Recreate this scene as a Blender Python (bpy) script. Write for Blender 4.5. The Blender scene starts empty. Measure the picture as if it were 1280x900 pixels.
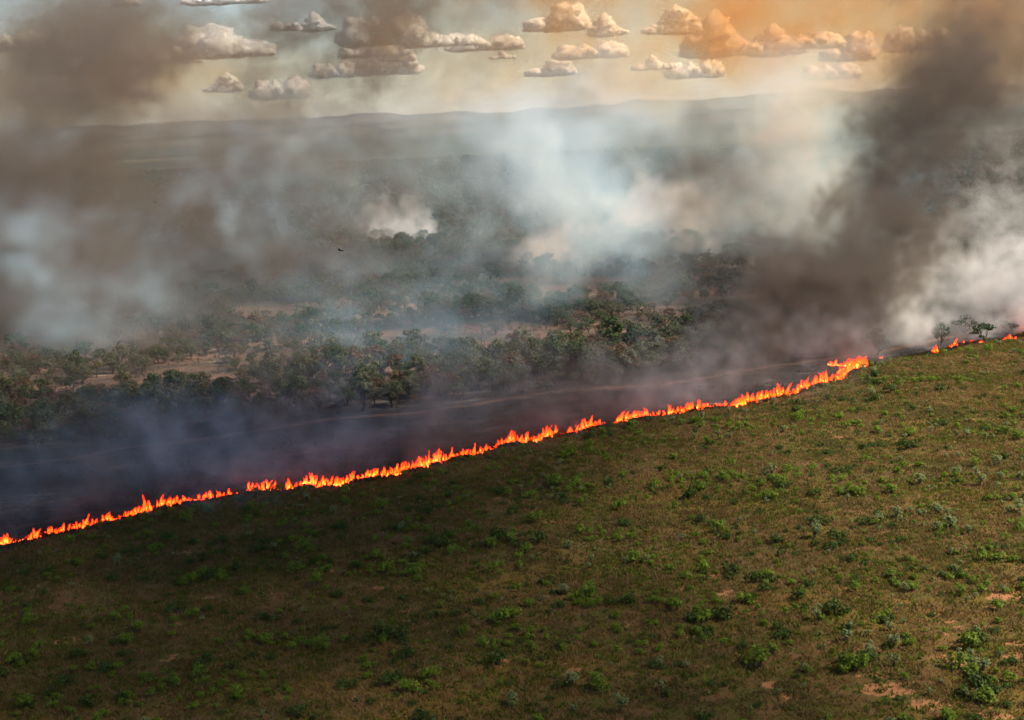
# Aerial view of a grass fire crossing savanna: camera, light, ground, woodland, shrubs, fire, smoke.
import bpy, math, time
import numpy as np
from mathutils import Matrix, Vector

sc = bpy.context.scene
COL = sc.collection
T0 = time.time()
R = math.radians

# ---------------------------------------------------------------- camera
FPX = 1758.0                       # focal length in photo pixels (photo 1280 x 900)
CAMZ = 35.0
PITCH = math.atan((450 - 152) / FPX)
ROLL = R(2.55)
fw = np.array([0, math.cos(PITCH), -math.sin(PITCH)])
r0 = np.array([1.0, 0, 0]); u0 = np.array([0, math.sin(PITCH), math.cos(PITCH)])
cr = math.cos(ROLL) * r0 - math.sin(ROLL) * u0
cu = math.sin(ROLL) * r0 + math.cos(ROLL) * u0
cam = bpy.data.objects.new('camera', bpy.data.cameras.new('camera'))
COL.objects.link(cam)
cam.matrix_world = Matrix(((cr[0], cu[0], -fw[0], 0), (cr[1], cu[1], -fw[1], 0), (cr[2], cu[2], -fw[2], CAMZ), (0, 0, 0, 1)))
cam.data.sensor_width = 36.0
cam.data.lens = FPX * 36.0 / 1280.0
cam.data.clip_start = 0.5
cam.data.clip_end = 300000.0
sc.camera = cam

# ---------------------------------------------------------------- light
SUN_AZ = R(112)       # to the right of the view direction (+Y)
SUN_EL = R(47)
world = bpy.data.worlds.new('World'); sc.world = world; world.use_nodes = True
nt = world.node_tree
bg = nt.nodes['Background']; sky = nt.nodes.new('ShaderNodeTexSky')
sky.sky_type = 'NISHITA'; sky.sun_disc = False
sky.sun_elevation = SUN_EL; sky.sun_rotation = SUN_AZ
sky.altitude = 300; sky.air_density = 1.0; sky.dust_density = 0.2; sky.ozone_density = 1.0
nt.links.new(sky.outputs[0], bg.inputs[0]); bg.inputs[1].default_value = 0.075
sun = bpy.data.objects.new('sun', bpy.data.lights.new('sun', 'SUN')); COL.objects.link(sun)
sun.data.energy = 5.0; sun.data.angle = R(0.5); sun.data.color = (1.0, 0.885, 0.72)
sd = Vector((math.sin(SUN_AZ) * math.cos(SUN_EL), math.cos(SUN_AZ) * math.cos(SUN_EL), math.sin(SUN_EL)))
sun.rotation_euler = sd.to_track_quat('Z', 'Y').to_euler()
vs = sc.view_settings
vs.view_transform = 'Standard'; vs.look = 'None'; vs.exposure = 0.82; vs.gamma = 1.0; vs.use_curve_mapping = False
cy = sc.cycles
cy.use_denoising = True
try:
    cy.denoiser = 'OPENIMAGEDENOISE'
except Exception:
    pass
cy.max_bounces = 6; cy.diffuse_bounces = 4; cy.glossy_bounces = 1; cy.transmission_bounces = 2
cy.transparent_max_bounces = 64; cy.volume_bounces = 3
cy.volume_step_rate = 8.0; cy.volume_max_steps = 256
cy.use_adaptive_sampling = True; cy.adaptive_threshold = 0.04; cy.adaptive_min_samples = 16
cy.sample_clamp_indirect = 4.0

# ---------------------------------------------------------------- helpers
def ray(px, py):
    d = fw + (px - 640) / FPX * cr + (450 - py) / FPX * cu
    return d
def G(px, py):
    """photo pixel -> point on the plain"""
    d = ray(px, py); t = -CAMZ / d[2]
    return np.array([d[0] * t, d[1] * t, 0.0])
def P(px, py, Y):
    """photo pixel at depth Y metres from the camera"""
    d = ray(px, py); t = Y / d[1]
    return np.array([d[0] * t, Y, CAMZ + d[2] * t])

rng = np.random.default_rng(20)

def link(o, parent=None):
    COL.objects.link(o)
    if parent is not None: o.parent = parent
    return o
def tag(o, label=None, cat=None, group=None, kind=None):
    if label: o['label'] = label
    if cat: o['category'] = cat
    if group: o['group'] = group
    if kind: o['kind'] = kind
    return o
def mesh_np(name, V, F, mat=None, attrs=None, smooth=False):
    """V (n,3); F (m,k) all faces of k corners"""
    V = np.asarray(V, np.float32); F = np.asarray(F, np.int32)
    me = bpy.data.meshes.new(name)
    me.vertices.add(len(V)); me.vertices.foreach_set('co', V.ravel())
    k = F.shape[1]
    me.loops.add(F.size); me.loops.foreach_set('vertex_index', F.ravel())
    me.polygons.add(len(F)); me.polygons.foreach_set('loop_start', np.arange(len(F), dtype=np.int32) * k)
    if smooth: me.polygons.foreach_set('use_smooth', np.ones(len(F), bool))
    for n_, a in (attrs or {}).items():
        at = me.attributes.new(n_, 'FLOAT', 'POINT'); at.data.foreach_set('value', np.asarray(a, np.float32))
    me.update(calc_edges=True)
    if mat is not None: me.materials.append(mat)
    return me
class MB:
    """collects triangle/quad soup with a float attribute"""
    def __init__(s): s.V = []; s.F = []; s.A = []; s.n = 0
    def add(s, V, F, A=None):
        V = np.asarray(V, float); F = np.asarray(F, int)
        if F.shape[1] == 4: F = np.concatenate([F[:, [0, 1, 2]], F[:, [0, 2, 3]]])
        s.V.append(V); s.F.append(F + s.n); s.A.append(np.zeros(len(V)) if A is None else np.broadcast_to(np.asarray(A, float), (len(V),))); s.n += len(V)
    def mesh(s, name, mat, attr='tone', smooth=False):
        return mesh_np(name, np.concatenate(s.V), np.concatenate(s.F), mat, {attr: np.concatenate(s.A)}, smooth)

def tube(pts, rad, n=6):
    """tapered tube along a polyline"""
    pts = np.asarray(pts, float); V = []; m = len(pts)
    for i in range(m):
        t = pts[min(i + 1, m - 1)] - pts[max(i - 1, 0)]; t /= np.linalg.norm(t) + 1e-9
        a = np.cross(t, [0.31, 0.2, 0.93] if abs(t[2]) < .9 else [1, 0.1, 0]); a /= np.linalg.norm(a) + 1e-9; b = np.cross(t, a)
        for k in range(n):
            th = 2 * math.pi * k / n
            V.append(pts[i] + rad[i] * (math.cos(th) * a + math.sin(th) * b))
    F = [(i * n + k, i * n + (k + 1) % n, (i + 1) * n + (k + 1) % n, (i + 1) * n + k) for i in range(m - 1) for k in range(n)]
    return np.array(V), np.array(F)

# ---------------------------------------------------------------- node helpers
class NT:
    def __init__(s, name):
        s.m = bpy.data.materials.new(name); s.m.use_nodes = True; s.t = s.m.node_tree; s.t.nodes.clear()
        s.out = s.t.nodes.new('ShaderNodeOutputMaterial')
    def n(s, typ, **kw):
        nd = s.t.nodes.new(typ)
        for k, v in kw.items(): setattr(nd, k, v)
        return nd
    def put(s, sock, v):
        if hasattr(v, 'is_output') or hasattr(v, 'links'): s.t.links.new(v, sock)
        elif isinstance(v, tuple) and len(v) == 3 and sock.type == 'RGBA': sock.default_value = (*v, 1)
        else: sock.default_value = v
    def math(s, op, a, b=0.0, c=0.0, clamp=False):
        m = s.n('ShaderNodeMath', operation=op, use_clamp=clamp)
        for i, v in enumerate((a, b, c)): s.put(m.inputs[i], v)
        return m.outputs[0]
    def mix(s, f, a, b):
        m = s.n('ShaderNodeMix', data_type='RGBA'); s.put(m.inputs[0], f); s.put(m.inputs[6], a); s.put(m.inputs[7], b)
        return m.outputs[2]
    def noise(s, scale, detail=4.0, rough=0.55, vec=None, dist=0.0, ntype=None):
        m = s.n('ShaderNodeTexNoise'); m.inputs['Scale'].default_value = scale; m.inputs['Detail'].default_value = detail
        m.inputs['Roughness'].default_value = rough; m.inputs['Distortion'].default_value = dist
        if vec is not None: s.put(m.inputs['Vector'], vec)
        return m.outputs['Fac']
    def ramp(s, f, lo, hi):
        m = s.n('ShaderNodeMapRange', interpolation_type='SMOOTHSTEP'); s.put(m.inputs[0], f)
        m.inputs[1].default_value = lo; m.inputs[2].default_value = hi
        return m.outputs[0]
    def attr(s, name): return s.n('ShaderNodeAttribute', attribute_name=name).outputs['Fac']
    def pos(s): return s.n('ShaderNodeNewGeometry').outputs['Position']
    def scalev(s, v, x, y, z):
        m = s.n('ShaderNodeVectorMath', operation='MULTIPLY'); s.put(m.inputs[0], v); m.inputs[1].default_value = (x, y, z); return m.outputs[0]
    def rand(s): return s.n('ShaderNodeObjectInfo').outputs['Random']
    def bsdf(s, col, rough=0.85, spec=0.2, normal=None):
        b = s.n('ShaderNodeBsdfPrincipled'); s.put(b.inputs['Base Color'], col); s.put(b.inputs['Roughness'], rough)
        b.inputs['Specular IOR Level'].default_value = spec
        if normal is not None: s.put(b.inputs['Normal'], normal)
        return b.outputs[0]
    def surf(s, sh): s.t.links.new(sh, s.out.inputs['Surface']); return s.m
    def vol(s, sh): s.t.links.new(sh, s.out.inputs['Volume']); return s.m

def leaf_material(name, c0, c1, c2, transl=0.35):
    """leaf colour varies per leaf (tone attribute) and per plant"""
    s = NT(name); t = s.attr('tone'); r = s.rand()
    col = s.mix(t, c0, c1); col = s.mix(s.math('MULTIPLY', r, 0.8), col, c2)
    d = s.bsdf(col, 0.6, 0.25)
    tr = s.n('ShaderNodeBsdfTranslucent'); s.put(tr.inputs['Color'], s.mix(0.5, col, c1))
    mx = s.n('ShaderNodeMixShader'); mx.inputs[0].default_value = transl
    s.t.links.new(d, mx.inputs[1]); s.t.links.new(tr.outputs[0], mx.inputs[2])
    return s.surf(mx.outputs[0])
def plain_material(name, c0, c1, scale=3.0):
    s = NT(name); return s.surf(s.bsdf(s.mix(s.noise(scale), c0, c1), 0.9, 0.1))

# ---------------------------------------------------------------- layout read off the photograph
FIRE_PX = [(-60, 697), (0, 683), (60, 668), (120, 655), (200, 638), (300, 620), (400, 606), (500, 588), (600, 566), (700, 545),
           (760, 533), (830, 521), (900, 508), (960, 496), (1020, 482), (1050, 473), (1081, 461)]
EDGE_PX = FIRE_PX + [(1100, 448), (1171, 438), (1195, 432), (1225, 425), (1262, 421), (1282, 416), (1345, 404)]
TRACK_PX = [(-120, 602), (33, 580), (100, 571), (170, 559), (235, 550), (330, 537), (430, 525), (526, 514), (627, 500.5), (710, 492), (778, 485),
            (855, 476), (930, 466), (1010, 454), (1090, 440), (1180, 421), (1320, 390)]
fire = np.array([G(*p)[:2] for p in FIRE_PX]); edge = np.array([G(*p)[:2] for p in EDGE_PX])
track = np.array([G(*p)[:2] for p in TRACK_PX])

def resample(pl, step):
    pl = np.asarray(pl, float); d = np.r_[0, np.cumsum(np.linalg.norm(np.diff(pl, axis=0), axis=1))]
    s = np.arange(0, d[-1], step)
    return np.stack([np.interp(s, d, pl[:, k]) for k in range(pl.shape[1])], 1)
def beyond(xy, pl):
    """signed depth beyond a left-to-right polyline (positive = farther from the camera)"""
    xs = pl[:, 0]; s0 = (pl[1, 1] - pl[0, 1]) / (pl[1, 0] - pl[0, 0]); s1 = (pl[-1, 1] - pl[-2, 1]) / (pl[-1, 0] - pl[-2, 0])
    y = np.interp(xy[:, 0], xs, pl[:, 1])
    y = np.where(xy[:, 0] < xs[0], pl[0, 1] + s0 * (xy[:, 0] - xs[0]), y)
    y = np.where(xy[:, 0] > xs[-1], pl[-1, 1] + s1 * (xy[:, 0] - xs[-1]), y)
    return xy[:, 1] - y

def waves(x, y, seed, wl, n=7):
    r = np.random.default_rng(seed); o = 0
    for _ in range(n):
        a = r.uniform(0, 2 * math.pi); k = 2 * math.pi / (wl * r.uniform(.6, 1.6)); o = o + np.sin(k * (x * math.cos(a) + y * math.sin(a)) + r.uniform(0, 6.3))
    return o / math.sqrt(n)
def height(x, y):
    far = np.clip((np.hypot(x, y) - 60) / 60, 0, 1)
    return 0.10 * waves(x, y, 5, 9) + far * 0.25 * waves(x, y, 6, 45)

# ---------------------------------------------------------------- ground
def axis(lo, hi, fine, maxv, grow=1.16):
    a = list(np.arange(lo, hi + fine, fine)); st = fine; v = a[-1]
    while v < maxv: st *= grow; v += st; a.append(v)
    st = fine; v = a[0]; b = []
    while v > -maxv: st *= grow; v -= st; b.append(v)
    return np.array(b[::-1] + a)
gx = axis(-110, 130, 1.0, 24000); gy = axis(70, 290, 1.0, 24000)
X, Y = np.meshgrid(gx, gy, indexing='ij')
xy = np.stack([X.ravel(), Y.ravel()], 1)
damp = np.clip(1 - (np.hypot(xy[:, 0], xy[:, 1]) - 900) / 1500, 0, 1)
Z = height(xy[:, 0], xy[:, 1]) * damp
nx, ny = X.shape
ii = (np.arange(nx - 1)[:, None] * ny + np.arange(ny - 1)[None, :]).ravel()
F = np.stack([ii, ii + ny, ii + ny + 1, ii + 1], 1)
burn = beyond(xy, edge); trk = beyond(xy, track)
soil_at = np.zeros(len(xy))                                       # bare red earth patches seen in the photograph
for a_, b_, w_ in [(1192, 797, 1.0), (1262, 748, 1.2), (1246, 752, .8), (1188, 826, 1.5), (1170, 822, 1.0), (1160, 882, 1.3), (1100, 862, 1.6), (1120, 868, 1.2), (1088, 842, .9), (1275, 805, 1.1), (1270, 822, 1.0), (1068, 609, 1.2), (1260, 843, .8), (960, 855, 1.0), (985, 872, .9), (890, 716, .8), (905, 745, .7),
                   (510, 668, .8), (80, 800, 1.4), (210, 822, 1.0), (395, 735, .7), (620, 825, 1.3), (1130, 656, .7), (720, 838, .8), (1195, 884, .8), (1245, 898, 1.2), (1010, 786, .7)]:
    c_ = G(a_, b_); soil_at = np.maximum(soil_at, np.exp(-(((xy[:, 0] - c_[0]) / (w_ * 1.05)) ** 2 + ((xy[:, 1] - c_[1]) / (w_ * .75)) ** 2)))

s = NT('plain_ground')
p = s.pos()
flat = s.scalev(p, 1, 1, 0)
b = s.math('ADD', s.attr('burn'), s.math('MULTIPLY', s.math('SUBTRACT', s.noise(0.35, 5, 0.6), 0.5), 5.0))
isburn = s.ramp(b, -0.2, 0.9)
# unburnt grassland: brown dry grass, green flush, bare red soil
g_big = s.noise(0.045, 5, 0.6, p); g_mid = s.noise(0.35, 6, 0.65, p); g_fine = s.noise(2.6, 5, 0.7, p)
grass = s.mix(s.ramp(g_mid, .36, .62), (0.150, 0.078, 0.034), (0.076, 0.074, 0.012))
grass = s.mix(s.ramp(g_big, .45, .62), grass, (0.150, 0.098, 0.020))
grass = s.mix(s.math('MULTIPLY', s.ramp(g_fine, .45, .72), .7), grass, (0.13, 0.085, 0.055))
grass = s.mix(s.ramp(s.noise(0.9, 5, .7, p), .54, .66), grass, (0.046, 0.066, 0.010))
soil = s.math('MULTIPLY', s.ramp(s.noise(0.30, 6, 0.62, s.scalev(p, 1.0, 1.2, 1)), .625, .66), s.ramp(s.noise(.035, 3, .5, p), .36, .50))
soil = s.math('MAXIMUM', soil, s.ramp(s.math('ADD', s.attr('soil'), s.math('MULTIPLY', s.math('SUBTRACT', s.noise(1.1, 5, .65, p), .5), 1.3)), .48, .62))
grass = s.mix(soil, grass, s.mix(g_fine, (0.40, 0.185, 0.085), (0.25, 0.115, 0.058)))
# burnt strip: char, ash drifts and scorched red earth
ash = s.ramp(s.noise(0.22, 6, 0.7, s.scalev(p, 0.5, 1.2, 1)), .52, .70)
char = s.mix(s.noise(1.2, 5, .7, p), (0.012, 0.012, 0.014), (0.045, 0.038, 0.036))
char = s.mix(s.math('MULTIPLY', ash, 0.7), char, (0.17, 0.15, 0.14))
char = s.mix(s.math('MULTIPLY', s.ramp(s.noise(0.16, 5, .7, s.scalev(p, .5, 1.6, 1)), .56, .70), 0.6), char, (0.16, 0.085, 0.06))
col = s.mix(isburn, grass, char)
# woodland floor beyond the track
wf = s.mix(s.ramp(s.noise(0.06, 6, .65, s.scalev(p, .55, 1.3, 1)), .40, .62), (0.055, 0.045, 0.035), (0.19, 0.115, 0.085))
wf = s.mix(s.ramp(s.noise(0.9, 4, .7, p), .5, .72), wf, (0.06, 0.055, 0.035))
wf = s.mix(s.ramp(s.noise(0.11, 4, .6, s.scalev(p, .5, 1.5, 1)), .64, .70), wf, (0.36, 0.27, 0.21))
wf = s.mix(s.math('MULTIPLY', s.ramp(s.n('ShaderNodeSeparateXYZ', name='woody').outputs[1], 220.0, 400.0), .95), wf, (0.034, 0.038, 0.030))
s.put(s.t.nodes['woody'].inputs[0], p)
isw = s.ramp(s.math('ADD', s.attr('trk'), s.math('MULTIPLY', s.math('SUBTRACT', s.noise(0.05, 4, .6), .5), 60.0)), 8.0, 40.0)
col = s.mix(isw, col, wf)
# far plain: long bands of pasture, bare fields and tree cover
fp = s.scalev(p, 0.22, 1.0, 1)
far = s.mix(s.ramp(s.noise(0.0045, 6, .65, fp), .42, .60), (0.030, 0.038, 0.024), (0.075, 0.072, 0.045))
far = s.mix(s.ramp(s.noise(0.0030, 5, .6, fp), .60, .68), far, (0.22, 0.165, 0.11))
isf = s.ramp(s.n('ShaderNodeSeparateXYZ').outputs[1], 700.0, 1500.0)
s.put(isf.node.inputs[0].links[0].from_node.inputs[0], p)
col = s.mix(isf, col, far)
bp = s.n('ShaderNodeBump'); bp.inputs['Strength'].default_value = .6; bp.inputs['Distance'].default_value = .15
s.put(bp.inputs['Height'], s.noise(2.0, 6, .7, p))
ground_mat = s.surf(s.bsdf(col, 0.95, 0.08, bp.outputs[0]))
me = mesh_np('ground', np.c_[xy, Z], F, ground_mat, {'burn': np.clip(burn, -60, 60), 'trk': np.clip(trk, -200, 400), 'soil': soil_at}, True)
tag(link(bpy.data.objects.new('ground', me)), kind='structure')

# dirt track beyond the burn
tp = resample(track, 1.5)
tp += np.c_[np.zeros(len(tp)), 0.5 * waves(tp[:, 0], tp[:, 1], 8, 25)]
tn = np.gradient(tp, axis=0); tn /= np.linalg.norm(tn, axis=1)[:, None]; nn = np.c_[-tn[:, 1], tn[:, 0]]
wv = 0.62 + 0.18 * waves(tp[:, 0], tp[:, 1], 9, 8)
cols = [tp + nn * (wv * k)[:, None] for k in (-1, -.45, 0, .45, 1)]
Vt = np.concatenate([np.c_[c, height(c[:, 0], c[:, 1]) + dz] for c, dz in zip(cols, (.02, .03, .07, .03, .02))]); m = len(tp)
Ft = np.concatenate([np.stack([np.arange(m - 1) + k * m, np.arange(1, m) + k * m, np.arange(1, m) + (k + 1) * m, np.arange(m - 1) + (k + 1) * m], 1) for k in range(4)])
s = NT('track_earth'); p = s.pos()
tc = s.mix(s.noise(1.5, 5, .7, p), (0.12, 0.068, 0.05), (0.23, 0.13, 0.095))
tc = s.mix(s.math('MULTIPLY', s.ramp(s.noise(.45, 5, .7, p), .46, .62), .85), tc, (0.045, 0.036, 0.032))
tc = s.mix(s.math('MULTIPLY', s.ramp(s.attr('rut'), .35, .1), .6), tc, (0.06, 0.045, 0.035))     # weedy strip between the ruts
track_mat = s.surf(s.bsdf(tc, .95, .05))
tag(link(bpy.data.objects.new('dirt_track', mesh_np('dirt_track', Vt, Ft[:, ::-1], track_mat, {'rut': np.repeat([1, .5, 0, .5, 1], m)}))), kind='structure')

# ---------------------------------------------------------------- hills on the horizon
s = NT('hill_cover'); p = s.pos()
hill_mat = s.surf(s.bsdf(s.mix(s.ramp(s.noise(.004, 6, .6, p), .4, .6), (0.045, 0.050, 0.035), (0.11, 0.095, 0.065)), .95, .05))
def hills(name, Yd, prof, depth, seed):
    """ridge whose skyline passes through photo pixels prof at depth Yd"""
    px = np.array(prof, float)
    top = np.array([P(a, b, Yd) for a, b in px])
    xs = np.linspace(top[0, 0], top[-1, 0], 260)
    zt = np.maximum(np.interp(xs, top[:, 0], top[:, 2]), 4)
    zt = zt * (1 + .05 * waves(xs, xs * 0, seed, 900)) + 5 * waves(xs, xs * 0, seed + 1, 240)
    rows = []
    for t in np.linspace(-1, 1, 17):
        sh = math.cos(t * math.pi / 2) ** 1.3
        yy = Yd + depth * t + 0.18 * depth * waves(xs, xs * 0 + t * 900, seed + 2, 2500)
        rows.append(np.c_[xs, yy, zt * sh + (9 * waves(xs, yy, seed + 3, 420) * sh) - 3 * (1 - sh)])
    V = np.concatenate(rows); m = len(xs)
    ii = (np.arange(16)[:, None] * m + np.arange(m - 1)[None, :]).ravel()
    me = mesh_np(name, V, np.stack([ii, ii + 1, ii + m + 1, ii + m], 1), hill_mat, None, True)
    tag(link(bpy.data.objects.new(name, me)), kind='structure')
hills('far_hills', 13500, [(-200, 178), (0, 164), (90, 159), (190, 155), (240, 153), (300, 150), (400, 146), (450, 142), (520, 142), (600, 141), (690, 136),
                           (760, 131), (795, 123), (830, 128), (860, 126), (920, 122), (970, 115), (1020, 112), (1060, 113), (1120, 112), (1200, 110), (1280, 106), (1480, 98)], 1500, 3)
hills('near_hills', 9500, [(x_, 175 - .0445 * x_ + 1.5 * math.sin(x_ * .021)) for x_ in range(-200, 1500, 50)], 900, 9)
hills('low_ridge', 6000, [(x_, 179.5 - .0445 * x_ + 1.2 * math.sin(x_ * .013 + 1)) for x_ in range(-200, 1500, 50)], 500, 15)

# ---------------------------------------------------------------- haze
HAZE = 4.6e-5
s = NT('haze_air'); pv = s.n('ShaderNodeVolumePrincipled'); pv.inputs['Density'].default_value = HAZE
pv.inputs['Color'].default_value = (0.80, 0.82, 0.88, 1); pv.inputs['Anisotropy'].default_value = 0.25
hz_mat = s.vol(pv.outputs[0])
hb = np.array([(a, b_, c) for a in (-25500, 25500) for b_ in (-25500, 25500) for c in (-8, 360.0)])
hF = np.array([(0, 1, 3, 2), (4, 6, 7, 5), (0, 4, 5, 1), (2, 3, 7, 6), (0, 2, 6, 4), (1, 5, 7, 3)])
hz = tag(link(bpy.data.objects.new('haze', mesh_np('haze', hb, hF, hz_mat))), kind='stuff')

# ---------------------------------------------------------------- fair-weather clouds, far beyond the haze
def ico(sub):
    import bmesh
    bm = bmesh.new(); bmesh.ops.create_icosphere(bm, subdivisions=sub, radius=1.0)
    V = np.array([v.co[:] for v in bm.verts]); F = np.array([[v.index for v in f.verts] for f in bm.faces]); bm.free(); return V, F
ICO_V, ICO_F = ico(3); ICO2_V, ICO2_F = ico(2)
def waves3(p, seed, wl, n=9):
    r = np.random.default_rng(seed); o = 0
    for _ in range(n):
        k = r.normal(size=3); k *= 2 * math.pi / (wl * r.uniform(.6, 1.6)) / np.linalg.norm(k); o = o + np.sin(p @ k + r.uniform(0, 6.3))
    return o / math.sqrt(n)
s = NT('cloud_vapour')
d1 = s.n('ShaderNodeBsdfDiffuse'); d1.inputs['Color'].default_value = (.985, .985, .985, 1)
t1 = s.n('ShaderNodeBsdfTranslucent'); t1.inputs['Color'].default_value = (.985, .985, .98, 1)
mx = s.n('ShaderNodeMixShader'); mx.inputs[0].default_value = .18
s.t.links.new(d1.outputs[0], mx.inputs[1]); s.t.links.new(t1.outputs[0], mx.inputs[2])
tr = s.n('ShaderNodeBsdfTransparent'); m2 = s.n('ShaderNodeMixShader'); s.put(m2.inputs[0], s.attr('tone'))   # tone = how thin the vapour is
s.t.links.new(mx.outputs[0], m2.inputs[1]); s.t.links.new(tr.outputs[0], m2.inputs[2])
cloud_mat = s.surf(m2.outputs[0])
def cloud_mesh(seed, hw, peaks, n=44):
    """heap cloud one unit wide with a flattish base; hw = height for the width"""
    r = np.random.default_rng(seed); mb = MB()
    pk = [(r.uniform(-.32, .32), r.uniform(.10, .22), r.uniform(.55, 1)) for _ in range(peaks)]
    done = []
    for k in range(n):
        chain = k <= 12
        x = -.36 + .72 * k / 12 if chain else r.uniform(-.46, .46); y = r.normal() * (.015 if chain else .09)
        env = max([h * math.exp(-((x - c) / w) ** 2) for c, w, h in pk] + [.26]) * hw * (1 - min(1, abs(x) * 1.9) ** 4)
        z = env * (.1 if chain else r.uniform(0, 1) ** .5)
        rad = max(float(np.clip(.05 + .42 * (env - z * .55), .03, .17)) * r.uniform(.5, 1.0) * min(1, hw * 2.2 + .25), .062 if chain else .03)
        q = np.array([x * .92, y, z])
        if not chain and min(np.linalg.norm((q - e) / np.array([1.25, 1.1, .85])) / (rad + f) for e, f in done) > .72: continue
        done.append((q, rad))
        V = ICO_V * rad * np.array([1.25, 1.1, .85]) + q
        nz = waves3(V, seed + 1, .09) * .22 + waves3(V, seed + 2, .04) * .14 + waves3(V, seed + 3, .016) * .09
        V = V + ICO_V * (rad * nz)[:, None]
        V[:, 2] = np.where(V[:, 2] < 0, V[:, 2] * .3, V[:, 2])
        mb.add(V, ICO_F)
    for q, rad in done:                                           # thinning shells of vapour round every lump
        for f_, thin in ((1.05, .50), (1.12, .68), (1.21, .82), (1.33, .92)):
            V = ICO2_V * rad * f_ * np.array([1.25, 1.1, .85]) + q
            nz = waves3(V, seed + 1, .09) * .26 + waves3(V, seed + 2, .04) * .20 + waves3(V, seed + 3, .016) * .12
            V = V + ICO2_V * (rad * nz)[:, None]; V[:, 2] = np.where(V[:, 2] < 0, V[:, 2] * .3, V[:, 2])
            mb.add(V, ICO2_F, thin)
    return mb.mesh('cloud', cloud_mat, smooth=True)
CM = [cloud_mesh(700 + j, hw, pk, n) for j, (hw, pk, n) in enumerate([(.34, 2, 72), (.30, 3, 78), (.26, 2, 66), (.20, 3, 60), (.12, 4, 56), (.30, 1, 56), (.40, 2, 72)])]
CLOUD_H = 950.0
ASP = []
for m_ in CM:
    co = np.empty(len(m_.vertices) * 3, np.float32); m_.vertices.foreach_get('co', co); ASP.append((co[0::3].max() - co[0::3].min(), co[2::3].max()))
CLOUDS = [  # x0, x1, base y, top y in the photograph, mesh, label
    (208, 350, 70, 28, 0, 'large white heap cloud with a tall peak in the clear blue gap'),
    (-30, 62, 63, 38, 1, 'long tan heap cloud low over dark smoke'), (44, 96, 63, 31, 6, 'tan cloud with a single rounded tower beside the long tan cloud'),
    (30, 110, 92, 64, 2, 'tan cloud below the single towered cloud'), (108, 180, 89, 68, 3, None), (150, 255, 78, 64, 4, 'long thin tan cloud streak behind the dark smoke'), (24, 100, 118, 94, 3, None), (90, 190, 120, 92, 1, None),
    (336, 378, 38, 27, 4, None), (374, 424, 38, 17, 6, 'small orange cloud with curled top in brown smoke'), (420, 540, 54, 14, 1, 'broad orange cloud bank in brown smoke'), (500, 606, 56, 40, 4, 'flat orange cloud trailing from the broad orange bank'),
    (650, 742, 37, 4, 0, 'golden double topped heap cloud above the haze'), (732, 790, 44, 19, 2, 'golden rounded cloud beside the double topped cloud'),
    (796, 880, 41, 9, 1, 'golden tall cloud at the edge of the brown smoke'), (846, 960, 68, 19, 6, 'big golden cloud bank with ragged tops'), (930, 1016, 68, 34, 2, 'golden cloud joined to the big ragged bank'), (1020, 1100, 74, 40, 0, 'amber cloud half lost in brown smoke'), (1100, 1190, 62, 34, 1, 'dim amber cloud beside the dark plume'),
    (556, 660, 62, 44, 1, None), (960, 1060, 60, 40, 1, None), (690, 790, 72, 52, 1, None), (440, 530, 92, 70, 1, None), (1000, 1080, 98, 78, 1, None), (420, 500, 70, 48, 2, None),
    (226, 340, 4, -16, 3, 'flat white cloud strip cut by the picture top'), (138, 180, 7, -22, 0, None), (470, 522, 76, 54, 2, None), (386, 450, 96, 76, 1, None),
    (610, 646, 73, 63, 3, None), (652, 724, 94, 74, 2, None),
    (250, 306, 114, 92, 2, None), (312, 392, 122, 96, 1, None), (786, 846, 86, 68, 3, None), (830, 910, 96, 74, 1, None), ]
for x0, x1, yb, yt, v, lab in CLOUDS:
    xm = (x0 + x1) / 2; d = ray(xm, yb); tt = (CLOUD_H - CAMZ) / max(d[2], .012); Yd = min(d[1] * tt, 58000.0)
    a = P(x0, yb, Yd); b = P(x1, yb, Yd); c = P(xm, yb, Yd); tp_ = P(xm, yt, Yd)
    w = b[0] - a[0]; hgt = 1.15 * (tp_[2] - c[2])
    fit = [abs(math.log((hgt / w) / (q[1] / q[0]))) for q in ASP]; v = v if fit[v] < .45 else int(np.argmin(fit))
    me = CM[v]; o = link(bpy.data.objects.new('cloud', me)); o.location = c; k = w / ASP[v][0]
    o.scale = (k, k, float(np.clip(hgt / ASP[v][1], .7 * k, 1.4 * k)))
    o.rotation_euler = (0, 0, 0 if xm % 2 else math.pi)
    shape = ['peaked', 'long lumpy', 'rounded', 'low lumpy', 'thin flat', 'single topped', 'tall heaped'][v]
    where = 'behind the dark smoke' if xm < 240 else 'in the pale blue gap' if xm < 390 else 'in the thin brown smoke' if xm < 590 else 'in the golden haze'
    how = 'tiny' if w / Yd < .03 else 'small'
    tag(o, lab or f'{how} {shape} cloud {where} low over the hills', 'cloud', None if lab else f'{how} {shape} clouds {where}')

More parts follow.
